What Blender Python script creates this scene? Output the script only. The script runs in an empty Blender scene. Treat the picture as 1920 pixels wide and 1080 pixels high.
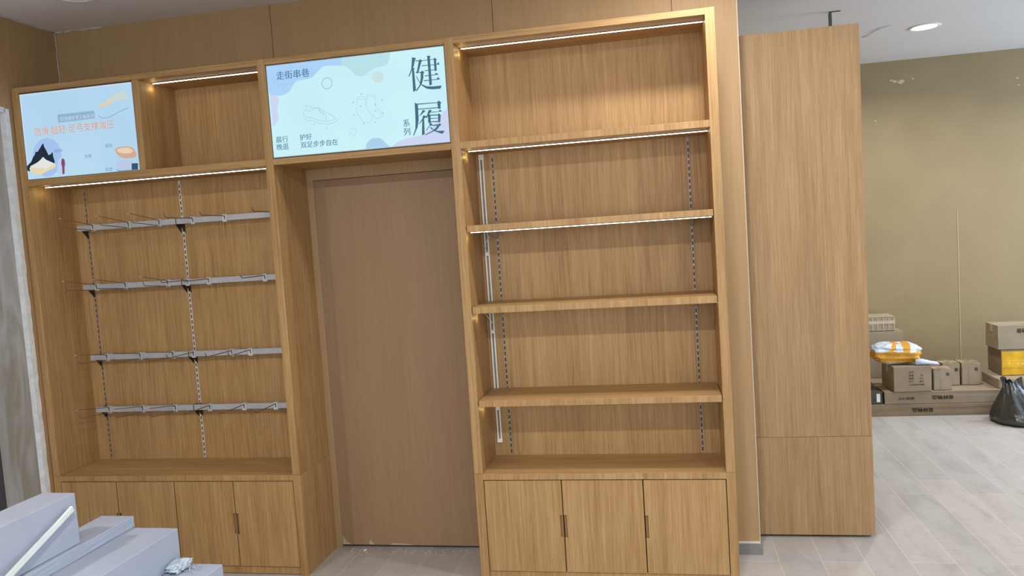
import bpy, bmesh, math, random
from mathutils import Vector, Matrix
from mathutils.geometry import tessellate_polygon
random.seed(7)
sc = bpy.context.scene
C = sc.collection
PI = math.pi

# ------------------------------------------------------------------ camera
def make_camera():
    yaw, pitch, roll, F = 0.191673, -0.070936, -0.065676, 1452.58
    loc = Vector((0.93725, -3.56312, 1.6775))
    cy, sy, cp, sp = math.cos(yaw), math.sin(yaw), math.cos(pitch), math.sin(pitch)
    fwd = Vector((-sy*cp, cy*cp, sp)); right = Vector((cy, sy, 0)); up = right.cross(fwd)
    r2 = right*math.cos(roll) + up*math.sin(roll); u2 = up*math.cos(roll) - right*math.sin(roll)
    M = Matrix((( r2.x, u2.x, -fwd.x, loc.x), (r2.y, u2.y, -fwd.y, loc.y), (r2.z, u2.z, -fwd.z, loc.z), (0, 0, 0, 1)))
    cd = bpy.data.cameras.new('camera'); cd.sensor_width = 36; cd.lens = F/1920*36
    cd.clip_start = .05; cd.clip_end = 60
    o = bpy.data.objects.new('camera', cd); C.objects.link(o); o.matrix_world = M
    sc.camera = o
make_camera()

# ------------------------------------------------------------------ world, exposure, large lights
w = bpy.data.worlds.new('world'); sc.world = w; w.use_nodes = True
w.node_tree.nodes['Background'].inputs[0].default_value = (.80, .90, 1.0, 1)
w.node_tree.nodes['Background'].inputs[1].default_value = .7
vs = sc.view_settings
sc.display_settings.display_device = 'sRGB'
vs.view_transform = 'Standard'; vs.look = 'None'; vs.exposure = 0.0; vs.gamma = 1.0; vs.use_curve_mapping = False
sc.cycles.max_bounces = 8; sc.cycles.diffuse_bounces = 5; sc.cycles.glossy_bounces = 3
sc.cycles.sample_clamp_indirect = 4.0; sc.cycles.caustics_reflective = False; sc.cycles.caustics_refractive = False
sc.cycles.use_denoising = True

def area(name, loc, rot, size, power, col, size_y=None, shape='RECTANGLE', spread=PI):
    l = bpy.data.lights.new(name, 'AREA'); l.shape = shape; l.size = size
    if size_y: l.size_y = size_y
    l.energy = power; l.color = col; l.spread = spread
    o = bpy.data.objects.new(name, l); C.objects.link(o); o.location = loc; o.rotation_euler = rot
    return o
# daylight entering through the glazed shopfront behind the camera
DAY = area('shopfront_daylight', (2.0, -6.3, 1.75), (PI/2, 0, 0), 7.6, 132, (.88, .94, 1.0), 2.2)
# unseen side window, added for the bluish light on the far room's ceiling
DAY2 = area('unseen_window_daylight', (6.54, 1.8, 1.6), (PI/2, 0, PI/2), 2.7, 140, (.58, .78, 1.0), 1.7)

# ------------------------------------------------------------------ measures (metres)
X0, X1, X2, X3 = -2.347, -2.307, -0.949, -0.908     # left unit
X4, X5, X6, X7 = 0.0, 0.0423, 1.180, 1.2211         # right unit
ZT, ZT2 = 2.60, 2.571
S1, S1B = 2.1165, 2.0856
ZC_, ZD, ZDB = 0.5276, 0.4953, 0.0454
D, DI = 0.358, 0.311
CEIL = 2.97
XL = -2.352

# ------------------------------------------------------------------ helpers
def tag(o, label=None, cat=None, group=None, kind=None):
    if label: o['label'] = label
    if cat: o['category'] = cat
    if group: o['group'] = group
    if kind: o['kind'] = kind
    return o

def thing(name, label, cat, loc=(0, 0, 0), group=None, rotz=0):
    o = bpy.data.objects.new(name, None); C.objects.link(o)
    o.empty_display_size = .05
    o.location = loc; o.rotation_euler = (0, 0, rotz)
    return tag(o, label, cat, group)

def obj(name, bm, mats, parent=None, bevel=0, smooth=False, seg=2):
    bmesh.ops.recalc_face_normals(bm, faces=bm.faces)
    me = bpy.data.meshes.new(name); bm.to_mesh(me); bm.free()
    for m in (mats if isinstance(mats, (list, tuple)) else [mats]): me.materials.append(m)
    if smooth:
        for p in me.polygons: p.use_smooth = True
    o = bpy.data.objects.new(name, me); C.objects.link(o)
    if parent is not None:
        o.parent = parent
        # meshes are written in world measures; bring them into the parent's frame
        if parent.type == 'EMPTY':
            o.location = -parent.location if parent.rotation_euler.z == 0 else (0, 0, 0)
    if bevel:
        b = o.modifiers.new('bevel', 'BEVEL'); b.width = bevel; b.segments = seg; b.limit_method = 'ANGLE'
    return o

def add_box(bm, x0, x1, y0, y1, z0, z1, m_side=0, m_flat=None):
    v = [bm.verts.new((x, y, z)) for x in (x0, x1) for y in (y0, y1) for z in (z0, z1)]
    fs = [((0, 1, 3, 2), 0), ((4, 6, 7, 5), 0), ((0, 4, 5, 1), 0), ((2, 3, 7, 6), 0), ((0, 2, 6, 4), 1), ((1, 5, 7, 3), 1)]
    out = []
    for idx, flat in fs:
        f = bm.faces.new([v[i] for i in idx]); f.material_index = (m_flat if (flat and m_flat is not None) else m_side); out.append(f)
    return out

def box(name, x0, x1, y0, y1, z0, z1, mats, parent=None, bevel=0, flat=False):
    bm = bmesh.new()
    add_box(bm, x0, x1, y0, y1, z0, z1, 0, 1 if flat else None)
    return obj(name, bm, mats, parent, bevel)

def add_tube(bm, pts, r, n=8, cap=True, mi=0):
    pts = [Vector(p) for p in pts]; rings = []
    ref = Vector((0, 0, 1))
    for i, p in enumerate(pts):
        a = pts[max(i-1, 0)]; b = pts[min(i+1, len(pts)-1)]
        t = (b-a).normalized()
        rr = ref if abs(t.dot(ref)) < .95 else Vector((1, 0, 0))
        u = t.cross(rr).normalized(); v = t.cross(u).normalized()
        rad = r[i] if isinstance(r, (list, tuple)) else r
        rings.append([bm.verts.new(p + (u*math.cos(2*PI*k/n) + v*math.sin(2*PI*k/n))*rad) for k in range(n)])
    for a, b in zip(rings, rings[1:]):
        for k in range(n):
            f = bm.faces.new((a[k], a[(k+1) % n], b[(k+1) % n], b[k])); f.material_index = mi; f.smooth = True
    if cap:
        for rg in (rings[0], rings[-1]):
            f = bm.faces.new(rg); f.material_index = mi

def add_lathe(bm, prof, n=32, c=(0, 0), mi=0):
    rings = [[bm.verts.new((c[0]+r*math.cos(2*PI*k/n), c[1]+r*math.sin(2*PI*k/n), z)) for k in range(n)] for r, z in prof]
    for a, b in zip(rings, rings[1:]):
        for k in range(n):
            f = bm.faces.new((a[k], a[(k+1) % n], b[(k+1) % n], b[k])); f.material_index = mi
    return rings

def add_prism(bm, pts, y0, y1, mi=0):
    """outline in x,z extruded from y0 to y1"""
    a = [bm.verts.new((p[0], y0, p[1])) for p in pts]; b = [bm.verts.new((p[0], y1, p[1])) for p in pts]
    f = bm.faces.new(a); f.material_index = mi
    f = bm.faces.new(b[::-1]); f.material_index = mi
    n = len(pts)
    for i in range(n):
        f = bm.faces.new((a[i], a[(i+1) % n], b[(i+1) % n], b[i])); f.material_index = mi

# ------------------------------------------------------------------ materials
def new_mat(name):
    m = bpy.data.materials.new(name); m.use_nodes = True
    nt = m.node_tree; return m, nt, nt.nodes['Principled BSDF']
def N(nt, t, **k):
    n = nt.nodes.new(t)
    for a, b in k.items(): setattr(n, a, b)
    return n
def ramp(nt, fac, stops):
    r = N(nt, 'ShaderNodeValToRGB'); nt.links.new(fac, r.inputs[0])
    el = r.color_ramp.elements
    while len(el) < len(stops): el.new(.5)
    for e, (p, c) in zip(el, stops): e.position = p; e.color = (*c, 1)
    return r.outputs[0]
def lin(r, g, b):
    f = lambda c: (c/255/12.92 if c/255 <= .04045 else ((c/255+.055)/1.055)**2.4)
    return (f(r), f(g), f(b))

def wood(name, dark, mid, light, axis='z', rough=.5, fine=1.0, spec=.35, band=1.0):
    m, nt, bs = new_mat(name)
    tc = N(nt, 'ShaderNodeTexCoord'); oi = N(nt, 'ShaderNodeObjectInfo')
    add = N(nt, 'ShaderNodeVectorMath', operation='MULTIPLY_ADD')
    nt.links.new(oi.outputs['Random'], add.inputs[0]); add.inputs[1].default_value = (7.3, 3.1, 5.7)
    nt.links.new(tc.outputs['Object'], add.inputs[2])
    def mapped(across, along):
        mp = N(nt, 'ShaderNodeMapping')
        s = [across]*3; s['xyz'.index(axis)] = along
        mp.inputs['Scale'].default_value = s
        nt.links.new(add.outputs[0], mp.inputs[0]); return mp.outputs[0]
    def noise(vec, detail=4, rough_=.6, dist=0):
        n = N(nt, 'ShaderNodeTexNoise'); n.inputs['Scale'].default_value = 1; n.inputs['Detail'].default_value = detail
        n.inputs['Roughness'].default_value = rough_; n.inputs['Distortion'].default_value = dist
        nt.links.new(vec, n.inputs['Vector']); return n.outputs[0]
    # broad figure (slightly wavering bands), then fine pores
    n1 = noise(mapped(11*band, .7), 3, .55, .9)
    n2 = noise(mapped(95*fine, 2.6), 4, .6, .4)
    n3 = noise(mapped(300*fine, 9.0), 2, .6)
    def mad(a, k, b=None):
        q = N(nt, 'ShaderNodeMath', operation='MULTIPLY_ADD'); nt.links.new(a, q.inputs[0]); q.inputs[1].default_value = k
        if b is None: q.inputs[2].default_value = 0
        else: nt.links.new(b, q.inputs[2])
        return q.outputs[0]
    mx2 = mad(n3, .26, mad(n2, .44, mad(n1, .30)))
    col = ramp(nt, mx2, [(.34, dark), (.50, mid), (.66, light)])
    nt.links.new(col, bs.inputs['Base Color'])
    bs.inputs['Roughness'].default_value = rough; bs.inputs['Specular IOR Level'].default_value = spec
    bp = N(nt, 'ShaderNodeBump'); bp.inputs['Strength'].default_value = .05; bp.inputs['Distance'].default_value = .002
    nt.links.new(mx2, bp.inputs['Height']); nt.links.new(bp.outputs[0], bs.inputs['Normal'])
    return m

def flat(name, col, rough=.5, metal=0, spec=.4, var=.06, scale=18, bump=0.0, bscale=60):
    m, nt, bs = new_mat(name)
    tc = N(nt, 'ShaderNodeTexCoord')
    n = N(nt, 'ShaderNodeTexNoise'); n.inputs['Scale'].default_value = scale; n.inputs['Detail'].default_value = 3
    nt.links.new(tc.outputs['Object'], n.inputs['Vector'])
    a = tuple(c*(1-var) for c in col); b = tuple(min(1, c*(1+var)) for c in col)
    nt.links.new(ramp(nt, n.outputs[0], [(.3, a), (.7, b)]), bs.inputs['Base Color'])
    bs.inputs['Roughness'].default_value = rough; bs.inputs['Metallic'].default_value = metal
    bs.inputs['Specular IOR Level'].default_value = spec
    if bump:
        n2 = N(nt, 'ShaderNodeTexNoise'); n2.inputs['Scale'].default_value = bscale; n2.inputs['Detail'].default_value = 4
        nt.links.new(tc.outputs['Object'], n2.inputs['Vector'])
        bp = N(nt, 'ShaderNodeBump'); bp.inputs['Strength'].default_value = bump; bp.inputs['Distance'].default_value = .01
        nt.links.new(n2.outputs[0], bp.inputs['Height']); nt.links.new(bp.outputs[0], bs.inputs['Normal'])
    return m

def emit(name, col, strength=1.0, grad=None):
    m = bpy.data.materials.new(name); m.use_nodes = True; nt = m.node_tree
    nt.nodes.remove(nt.nodes['Principled BSDF'])
    e = N(nt, 'ShaderNodeEmission'); e.inputs[0].default_value = (*col, 1); e.inputs[1].default_value = strength
    nt.links.new(e.outputs[0], nt.nodes['Material Output'].inputs[0])
    if grad:
        tc = N(nt, 'ShaderNodeTexCoord'); n = N(nt, 'ShaderNodeTexNoise'); n.inputs['Scale'].default_value = 2.2; n.inputs['Detail'].default_value = 1
        nt.links.new(tc.outputs['Object'], n.inputs['Vector'])
        nt.links.new(ramp(nt, n.outputs[0], [(.35, col), (.65, grad)]), e.inputs[0])
    return m

WD, WM, WL = lin(143, 107, 65), lin(168, 133, 87), lin(188, 154, 109)
OAK = wood('oak_laminate', WD, WM, WL, 'z')
OAK_X = wood('oak_laminate_lengthwise', WD, WM, WL, 'x')
OAK_Y = wood('oak_laminate_crosswise', WD, WM, WL, 'y')
TALL = wood('oak_laminate_tall_cabinet', lin(138, 109, 73), lin(158, 127, 90), lin(175, 146, 109), 'z', band=1.2)
WALLM = wood('wall_laminate', lin(160, 130, 92), lin(167, 137, 99), lin(174, 144, 106), 'z', fine=.8, rough=.55, band=.5)
DOORM = wood('door_laminate', lin(140, 112, 84), lin(146, 118, 89), lin(152, 124, 95), 'z', fine=.7, rough=.5, band=.5)
PAINT = flat('ceiling_paint', lin(226, 226, 228), .8, var=.02, scale=1.2)
WHITE = flat('white_plaster_edge', lin(225, 228, 230), .7, var=.1, scale=30, bump=.3)
DARK = flat('dark_gap', lin(22, 15, 10), .9, spec=.1)
RECESS = flat('handle_recess_brown', lin(142, 106, 72), .6)
STEEL = flat('brushed_steel', lin(178, 181, 188), .45, metal=.2, var=.1, scale=8)
GALV = flat('slotted_steel', lin(158, 152, 146), .45, metal=.3, var=.15, scale=40)
CLIP = flat('pale_steel_clip', lin(215, 218, 225), .4, metal=.5)
WIRE = flat('hook_wire', lin(140, 112, 92), .4, metal=.5)
BLACK = flat('black_steel', lin(52, 44, 38), .5)
PROFILE = flat('led_profile_aluminium', lin(120, 112, 96), .45, metal=.5)
GREYBASE = flat('grey_baseboard', lin(128, 128, 128), .5, var=.03)
PLASTIC_W = flat('white_plastic', lin(238, 238, 235), .4)
LED = emit('led_strip_light', (1.0, .90, .76), 16)
LENS = emit('downlight_lens', (1.0, 1.0, 1.0), 14)

def floor_mat():
    m, nt, bs = new_mat('wood_look_floor_tile')
    tc = N(nt, 'ShaderNodeTexCoord'); sp = N(nt, 'ShaderNodeSeparateXYZ'); nt.links.new(tc.outputs['Object'], sp.inputs[0])
    cb = N(nt, 'ShaderNodeCombineXYZ')
    a = N(nt, 'ShaderNodeMath', operation='ADD'); a.inputs[1].default_value = 20.4-.271
    b = N(nt, 'ShaderNodeMath', operation='ADD'); b.inputs[1].default_value = 20.0 + .008
    nt.links.new(sp.outputs['Y'], a.inputs[0]); nt.links.new(sp.outputs['X'], b.inputs[0])
    nt.links.new(a.outputs[0], cb.inputs['X']); nt.links.new(b.outputs[0], cb.inputs['Y'])
    br = N(nt, 'ShaderNodeTexBrick'); br.offset = .21; br.offset_frequency = 2; br.squash = 1
    nt.links.new(cb.outputs[0], br.inputs['Vector'])
    br.inputs['Scale'].default_value = 1; br.inputs['Brick Width'].default_value = 1.2; br.inputs['Row Height'].default_value = .1985
    br.inputs['Mortar Size'].default_value = .0022; br.inputs['Mortar Smooth'].default_value = .1; br.inputs['Bias'].default_value = 0
    br.inputs['Color1'].default_value = (0, 0, 0, 1); br.inputs['Color2'].default_value = (1, 1, 1, 1)
    br.inputs['Mortar'].default_value = (.5, .5, .5, 1)
    tint = ramp(nt, br.outputs['Color'], [(0, lin(168, 163, 160)), (.5, lin(174, 170, 167)), (1, lin(178, 172, 167))])
    # cloudy figure along the tile
    mp = N(nt, 'ShaderNodeMapping'); mp.inputs['Scale'].default_value = (9, 2.4, 1); nt.links.new(tc.outputs['Object'], mp.inputs[0])
    n = N(nt, 'ShaderNodeTexNoise'); n.inputs['Scale'].default_value = 1.0; n.inputs['Detail'].default_value = 6; n.inputs['Roughness'].default_value = .6
    n.inputs['Distortion'].default_value = .6
    nt.links.new(mp.outputs[0], n.inputs['Vector'])
    mp2 = N(nt, 'ShaderNodeMapping'); mp2.inputs['Scale'].default_value = (14, 90, 1); nt.links.new(tc.outputs['Object'], mp2.inputs[0])
    n2 = N(nt, 'ShaderNodeTexNoise'); n2.inputs['Scale'].default_value = .6; n2.inputs['Detail'].default_value = 3
    nt.links.new(mp2.outputs[0], n2.inputs['Vector'])
    fig = ramp(nt, n.outputs[0], [(.3, (.80, .79, .77)), (.5, (.97, .96, .95)), (.7, (1.0, 1.0, 1.0))])
    m1 = N(nt, 'ShaderNodeMix', data_type='RGBA', blend_type='MULTIPLY'); m1.inputs[0].default_value = .9
    nt.links.new(tint, m1.inputs[6]); nt.links.new(fig, m1.inputs[7])
    fig2 = ramp(nt, n2.outputs[0], [(.3, (.9, .9, .9)), (.6, (1, 1, 1))])
    m2 = N(nt, 'ShaderNodeMix', data_type='RGBA', blend_type='MULTIPLY'); m2.inputs[0].default_value = .7
    nt.links.new(m1.outputs[2], m2.inputs[6]); nt.links.new(fig2, m2.inputs[7])
    m3 = N(nt, 'ShaderNodeMix', data_type='RGBA'); nt.links.new(br.outputs['Fac'], m3.inputs[0])
    nt.links.new(m2.outputs[2], m3.inputs[6]); m3.inputs[7].default_value = (*lin(188, 183, 177), 1)
    nt.links.new(m3.outputs[2], bs.inputs['Base Color'])
    bs.inputs['Roughness'].default_value = .55; bs.inputs['Specular IOR Level'].default_value = .3
    return m
FLOOR = floor_mat()

# ------------------------------------------------------------------ the room
def structure(name, x0, x1, y0, y1, z0, z1, mats, parent=None, bevel=0):
    o = box(name, x0, x1, y0, y1, z0, z1, mats, parent, bevel)
    if parent is None: o['kind'] = 'structure'
    return o
structure('floor', -5.0, 6.8, -6.6, 4.1, -.08, 0, FLOOR)
structure('ceiling', -5.0, 6.8, -6.6, 4.1, CEIL, CEIL+.08, PAINT)
# wall behind the units, with the doorway cut into it
def wall_back():
    bm = bmesh.new()
    add_box(bm, -2.75, -.876, D, .50, 0, CEIL)
    add_box(bm, -.876, .034, D, .50, 2.026, CEIL)
    add_box(bm, .034, 1.352, D, .50, 0, CEIL)
    o = obj('wall_back', bm, WALLM); o['kind'] = 'structure'
wall_back()
# panel joints in the wall laminate
for i, x in enumerate((-1.036, .168, 1.051)):
    structure('trim_%d' % (i+1), x-.002, x+.002, D-.0015, D+.002, 2.4, CEIL, flat('panel_joint', lin(112, 90, 64), .7))
structure('trim_4', 1.351, 1.356, D-.002, .50, 0, CEIL, flat('pale_corner_sealant', lin(196, 178, 156), .6))
# door leaf in the doorway
dr = tag(bpy.data.objects.new('door_1', None), kind='structure'); C.objects.link(dr)
box('door_leaf', -.8755, .033, .3595, .40, .0165, 2.0235, DOORM, dr, .001)
box('door_gap', -.876, .034, .405, .42, 0, 2.026, DARK, dr)
box('door_edge', -.878, -.8745, .3565, .360, .016, 2.026, flat('door_edge_pale', lin(172, 150, 126), .6), dr)
# plaster scuffs on the leaf
bm = bmesh.new()
for pts in ([(-.866, 1.66), (-.852, 1.60), (-.838, 1.585), (-.826, 1.53)], [(-.862, 1.60), (-.845, 1.575), (-.85, 1.61)], [(-.868, 1.008), (-.82, .97), (-.77, .945)], [(-.74, .90), (-.70, .87), (-.64, .80)]):
    add_tube(bm, [(x, .3594, z) for x, z in pts], .0008, 5)
for pts in ([(-.87, .018), (-.87, .07), (-.85, .035), (-.82, .018)], [(-.72, .018), (-.712, .045), (-.70, .035), (-.685, .018)], [(-.60, .018), (-.58, .028), (-.50, .024), (-.45, .018)]):
    add_prism(bm, pts, .3590, .3598)
obj('plaster_scuff', bm, flat('plaster_smear', lin(176, 160, 142), .8), dr)
# wall end baseboard
structure('baseboard_back', 1.2225, 1.362, .335, .357, 0, .058, GREYBASE)
structure('trim_5', 1.2225, 1.352, .3345, .3572, .058, .0615, flat('baseboard_sealant', lin(205, 200, 196), .6))
# partition the tall cabinet stands against, far room walls
structure('wall_partition', 1.20, 1.352, .50, 3.93, 0, CEIL, WALLM)
structure('wall_far', 1.20, 6.7, 3.93, 4.08, 0, CEIL, flat('far_wall_covering', lin(146, 127, 93), .6, var=.05, scale=3))
structure('baseboard_far', 1.36, 6.55, 3.915, 3.929, 0, .06, GREYBASE)
structure('trim_6', 3.527, 3.533, 3.927, 3.932, 0, 1.62, flat('far_wall_joint', lin(180, 162, 128), .6))
bm = bmesh.new()
for x, z, r in ((2.878, 2.459, .012), (2.885, 2.43, .006), (3.05, 2.79, .02), (3.02, 2.80, .015), (3.1, 2.78, .03), (3.2, 2.80, .012), (4.03, 2.72, .012), (4.04, 2.66, .01)):
    pts = [(x + r*(.5+.5*random.random())*math.cos(t)*1.2, z + r*(.3+.5*random.random())*math.sin(t)) for t in [k*PI/4 for k in range(8)]]
    add_prism(bm, pts, 3.9285, 3.9305)
o = obj('wall_plaster_marks', bm, flat('far_wall_mark', lin(196, 184, 160), .8)); o['kind'] = 'structure'
def wall_right():
    bm = bmesh.new()
    for a in ((-6.6, .4, 0, CEIL), (3.2, 3.93, 0, CEIL), (.4, 3.2, 0, .7), (.4, 3.2, 2.5, CEIL)): add_box(bm, 6.55, 6.7, *a)
    o = obj('wall_right', bm, flat('right_wall_covering', lin(146, 127, 93), .6, var=.05, scale=3)); o['kind'] = 'structure'
    w2 = tag(bpy.data.objects.new('unseen_window', None), kind='structure'); C.objects.link(w2)  # assumed window out of view, frames the added bluish daylight
    bm = bmesh.new()
    for y in (.4, 1.8, 3.2): add_box(bm, 6.56, 6.62, y-.03, y+.03, .7, 2.5)
    for z in (.7, 2.5): add_box(bm, 6.56, 6.62, .4, 3.2, z-.03, z+.03)
    obj('window_frame', bm, flat('unseen_window_frame_paint', lin(200, 202, 205), .4), w2)
wall_right()
# left wall with the unfinished opening in it
def wall_left():
    bm = bmesh.new()
    add_box(bm, -2.61, XL, -.044, D, 0, CEIL)
    add_box(bm, -2.61, XL, -1.35, -.044, 2.489, CEIL)
    add_box(bm, -2.61, XL, -6.6, -1.35, 0, CEIL)
    o = obj('wall_left', bm, WALLM); o['kind'] = 'structure'
wall_left()
def plaster_mat():
    m, nt, bs = new_mat('grey_skim_plaster')
    tc = N(nt, 'ShaderNodeTexCoord'); mp = N(nt, 'ShaderNodeMapping'); mp.inputs['Scale'].default_value = (9, 9, 1.6)
    nt.links.new(tc.outputs['Object'], mp.inputs[0])
    n = N(nt, 'ShaderNodeTexNoise'); n.inputs['Scale'].default_value = 1; n.inputs['Detail'].default_value = 5; n.inputs['Distortion'].default_value = 1.2
    nt.links.new(mp.outputs[0], n.inputs['Vector'])
    nt.links.new(ramp(nt, n.outputs[0], [(.35, lin(150, 142, 128)), (.5, lin(168, 163, 157)), (.68, lin(186, 183, 180))]), bs.inputs['Base Color'])
    bs.inputs['Roughness'].default_value = .8
    return m
PLASTER = plaster_mat()
op = tag(bpy.data.objects.new('door_2', None), kind='structure'); C.objects.link(op)
box('opening_reveal', -2.6105, XL-.001, -.050, -.0435, 0, 2.4885, PLASTER, op)
box('opening_reveal', -2.6105, XL-.001, -1.3505, -1.345, 0, 2.4885, PLASTER, op)
box('opening_head', -2.6105, XL-.001, -1.345, -.050, 2.4825, 2.4895, PLASTER, op)
def corner_bead():
    bm = bmesh.new(); random.seed(3)
    # ragged taped edge of the jamb, then the head
    n = 60; L, R = [], []
    for i in range(n+1):
        z = 2.49*i/n; j = .0035*random.uniform(-1, 1)
        L.append((-.0505 - .003, z)); R.append((-.024 + j*(.4 if i > 40 else 1), z))
    for x in (XL+.0012,):
        a = [bm.verts.new((x, y, z)) for y, z in L]; b = [bm.verts.new((x, y, z)) for y, z in R]
        c = [bm.verts.new((XL-.03, y, z)) for y, z in L]
        d = [bm.verts.new((XL-.0002, y, z)) for y, z in R]
        for i in range(n):
            bm.faces.new((a[i], b[i], b[i+1], a[i+1])); bm.faces.new((c[i], a[i], a[i+1], c[i+1])); bm.faces.new((b[i], d[i], d[i+1], b[i+1]))
    add_box(bm, XL-.03, XL+.0012, -1.36, -.050, 2.468, 2.495)
    add_box(bm, XL-.03, XL+.0012, -1.372, -1.345, 0, 2.495)
    return obj('corner_bead', bm, WHITE, op)
corner_bead()
structure('wall_side_room', -4.3, -4.2, -6.6, 4.0, 0, CEIL, flat('side_room_wall', lin(128, 118, 122), .8))
structure('wall_side_room_end', -4.2, -2.61, .35, .45, 0, CEIL, flat('side_room_end_wall', lin(126, 118, 122), .8))
# ragged filler in the corner above the left unit
def corner_filler():
    bm = bmesh.new(); random.seed(5)
    add_tube(bm, [(XL+.004+.002*random.uniform(-1, 1), D-.004, 2.60+.37*i/26) for i in range(27)], [.0025+.002*random.random() for _ in range(27)], 6)
    add_tube(bm, [(XL+.004, D-.004 - i*.06, CEIL-.004) for i in range(14)], [.002+.0035*random.random() for _ in range(14)], 6)
    add_tube(bm, [(XL+.004 + i*.028, D-.004, CEIL-.004+.002*random.uniform(-1, 1)) for i in range(12)], [.001+.007*random.random() for _ in range(12)], 6)
    o = obj('trim_7', bm, flat('corner_filler', lin(186, 178, 168), .9, bump=.3)); o['kind'] = 'structure'
corner_filler()
# glazed shopfront behind the camera
sf = tag(bpy.data.objects.new('window_1', None), kind='structure'); C.objects.link(sf)
bm = bmesh.new()
for x in (-2.35, -.6, 1.2, 3.0, 4.8, 6.5): add_box(bm, x-.03, x+.03, -6.50, -6.42, 0, CEIL)
add_box(bm, -2.35, 6.5, -6.50, -6.42, 0, .12); add_box(bm, -2.35, 6.5, -6.50, -6.42, 2.85, CEIL)
obj('window_frame', bm, flat('shopfront_frame', lin(90, 92, 96), .4), sf)

# ------------------------------------------------------------------ ceiling downlights
def make_downlight(x, y, on=True, label='', power=20, parent_group='recessed downlights in the ceiling'):
    t = thing('ceiling_downlight', label, 'downlight', (x, y, CEIL), parent_group)
    bm = bmesh.new()
    add_lathe(bm, [(.082, CEIL-.0005), (.105, CEIL-.0008), (.107, CEIL-.006), (.100, CEIL-.009), (.084, CEIL-.006), (.080, CEIL-.002)], 48, (x, y))
    obj('trim_ring', bm, PLASTIC_W, t, smooth=True)
    bm = bmesh.new()
    vs_ = [bm.verts.new((x+.084*math.cos(2*PI*k/48), y+.084*math.sin(2*PI*k/48), CEIL-.004)) for k in range(48)]
    bm.faces.new(vs_)
    obj('lamp_lens', bm, LENS if on else flat('unlit_lens', lin(200, 200, 200), .4), t)
    if on:
        a = area('downlight_lamp', (0, 0, -.012), (0, 0, 0), .16, power, (1.0, .97, .93), shape='DISK', spread=math.radians(178 if y < 0 else 156))
        a.parent = t
    return t
DL = [  # x, y, on, power
 (2.90, 2.65, True, 30, 'bright round downlight in the ceiling over the stacked cartons'),
 (-1.80, -.155, False, 0, 'unlit round downlight at the ceiling edge above the left cabinet'),
 (5.2, 2.65, True, 30, 'round downlight near the right wall of the far room'),
 (1.20, -.45, True, 21, 'round downlight close in front of the right display cabinet'),
 (-1.8, -3.1, True, 42, 'round downlight beside the left wall opening'),
 (.50, -3.1, True, 54, 'round downlight over the middle of the shop floor'),
 (2.90, -3.1, True, 30, 'round downlight right of the shop floor middle'),
 (2.90, -.45, True, 13, 'round downlight in front of the far room'),
 (5.2, -.45, True, 26, 'round downlight along the right wall'),
]
for x, y, on, p, lb in DL: make_downlight(x, y, on, lb, p)

# ------------------------------------------------------------------ cabinets
GALV2 = flat('bright_slotted_steel', lin(214, 210, 204), .4, metal=.2, var=.1, scale=40)
def slotted_strip(x, z0, z1, parent, wd=.012):
    bm = bmesh.new()
    add_box(bm, x-wd/2, x+wd/2, DI-.004, DI+.0005, z0, z1, 0)
    n = int((z1-z0)/.030)
    for i in range(n):
        zc = z0+.015+i*.030
        q = .22 if wd > .0125 else .32
        add_box(bm, x-wd*q, x+wd*q, DI-.0046, DI-.0035, zc-.0095, zc+.0095, 1)
    return obj('slotted_strip', bm, [GALV2 if wd > .0125 else GALV, BLACK], parent)

def led(x0, x1, z, parent, y=.108, wd=1.0, glow=.035):
    bm = bmesh.new()
    add_box(bm, x0+.002, x1-.002, y-.009, y+.010, z-.0035, z+.001)
    o = obj('led_strip', bm, PROFILE, parent)
    bm = bmesh.new()
    add_box(bm, x0+.012, x1-.004, y-.004*wd, y+.001*wd, z-.0055, z-.003)
    obj('led_diffuser', bm, LED, o)
    if glow:   # the strip's bare end shines on the side panel next to it
        l = bpy.data.lights.new('led_end', 'POINT'); l.energy = glow; l.color = (1.0, .80, .34); l.shadow_soft_size = .004
        e = bpy.data.objects.new('led_end', l); C.objects.link(e); e.parent = o; e.location = (x0+.016, y-.002, z-.030)
    return o

def door(xa, xb, za, zb, notch, parent, name='cabinet_door'):
    """notch: 'l','r' or None; a finger cut-out on that edge"""
    g = .0022; xa += g; xb -= g; zn0, zn1, wn = .216, .325, .014
    pts = [(xa, za), (xb, za)]
    if notch == 'r': pts += [(xb, zn0), (xb-wn, zn0), (xb-wn, zn1), (xb, zn1)]
    pts += [(xb, zb), (xa, zb)]
    if notch == 'l': pts += [(xa, zn1), (xa+wn, zn1), (xa+wn, zn0), (xa, zn0)]
    bm = bmesh.new(); add_prism(bm, pts, .001, .019)
    d = obj(name, bm, OAK, parent, .0008, seg=1)
    if notch:
        x = (xb-wn, xb) if notch == 'r' else (xa, xa+wn)
        box('finger_pull', x[0]+.0005, x[1]-.0002, .011, .0185, zn0+.001, zn1-.001, RECESS, d)
    return d

def base_cabinet(t, xa, xb, xi, xj, seams, notches):
    # side panels, counter board, plinth, dark inside, doors
    box('side_panel', xa, xi, 0, D-.003, 0, ZC_-.0005, OAK, t, .001)
    box('side_panel', xj, xb, 0, D-.003, 0, ZC_-.0005, OAK, t, .001)
    box('countertop', xi, xj, 0, DI, ZD+.0025, ZC_, [OAK, OAK_X], t, .001, True)
    box('plinth', xi, xj, .012, .03, .004, ZDB-.001, OAK, t)
    box('cabinet_interior', xi, xj, .022, .34, ZDB, ZD, DARK, t)
    ed = [xi+.0012]+seams+[xj-.0012]
    for i in range(len(ed)-1):
        door(ed[i], ed[i+1], ZDB+.001, ZD-.0015, notches[i], t)

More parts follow.
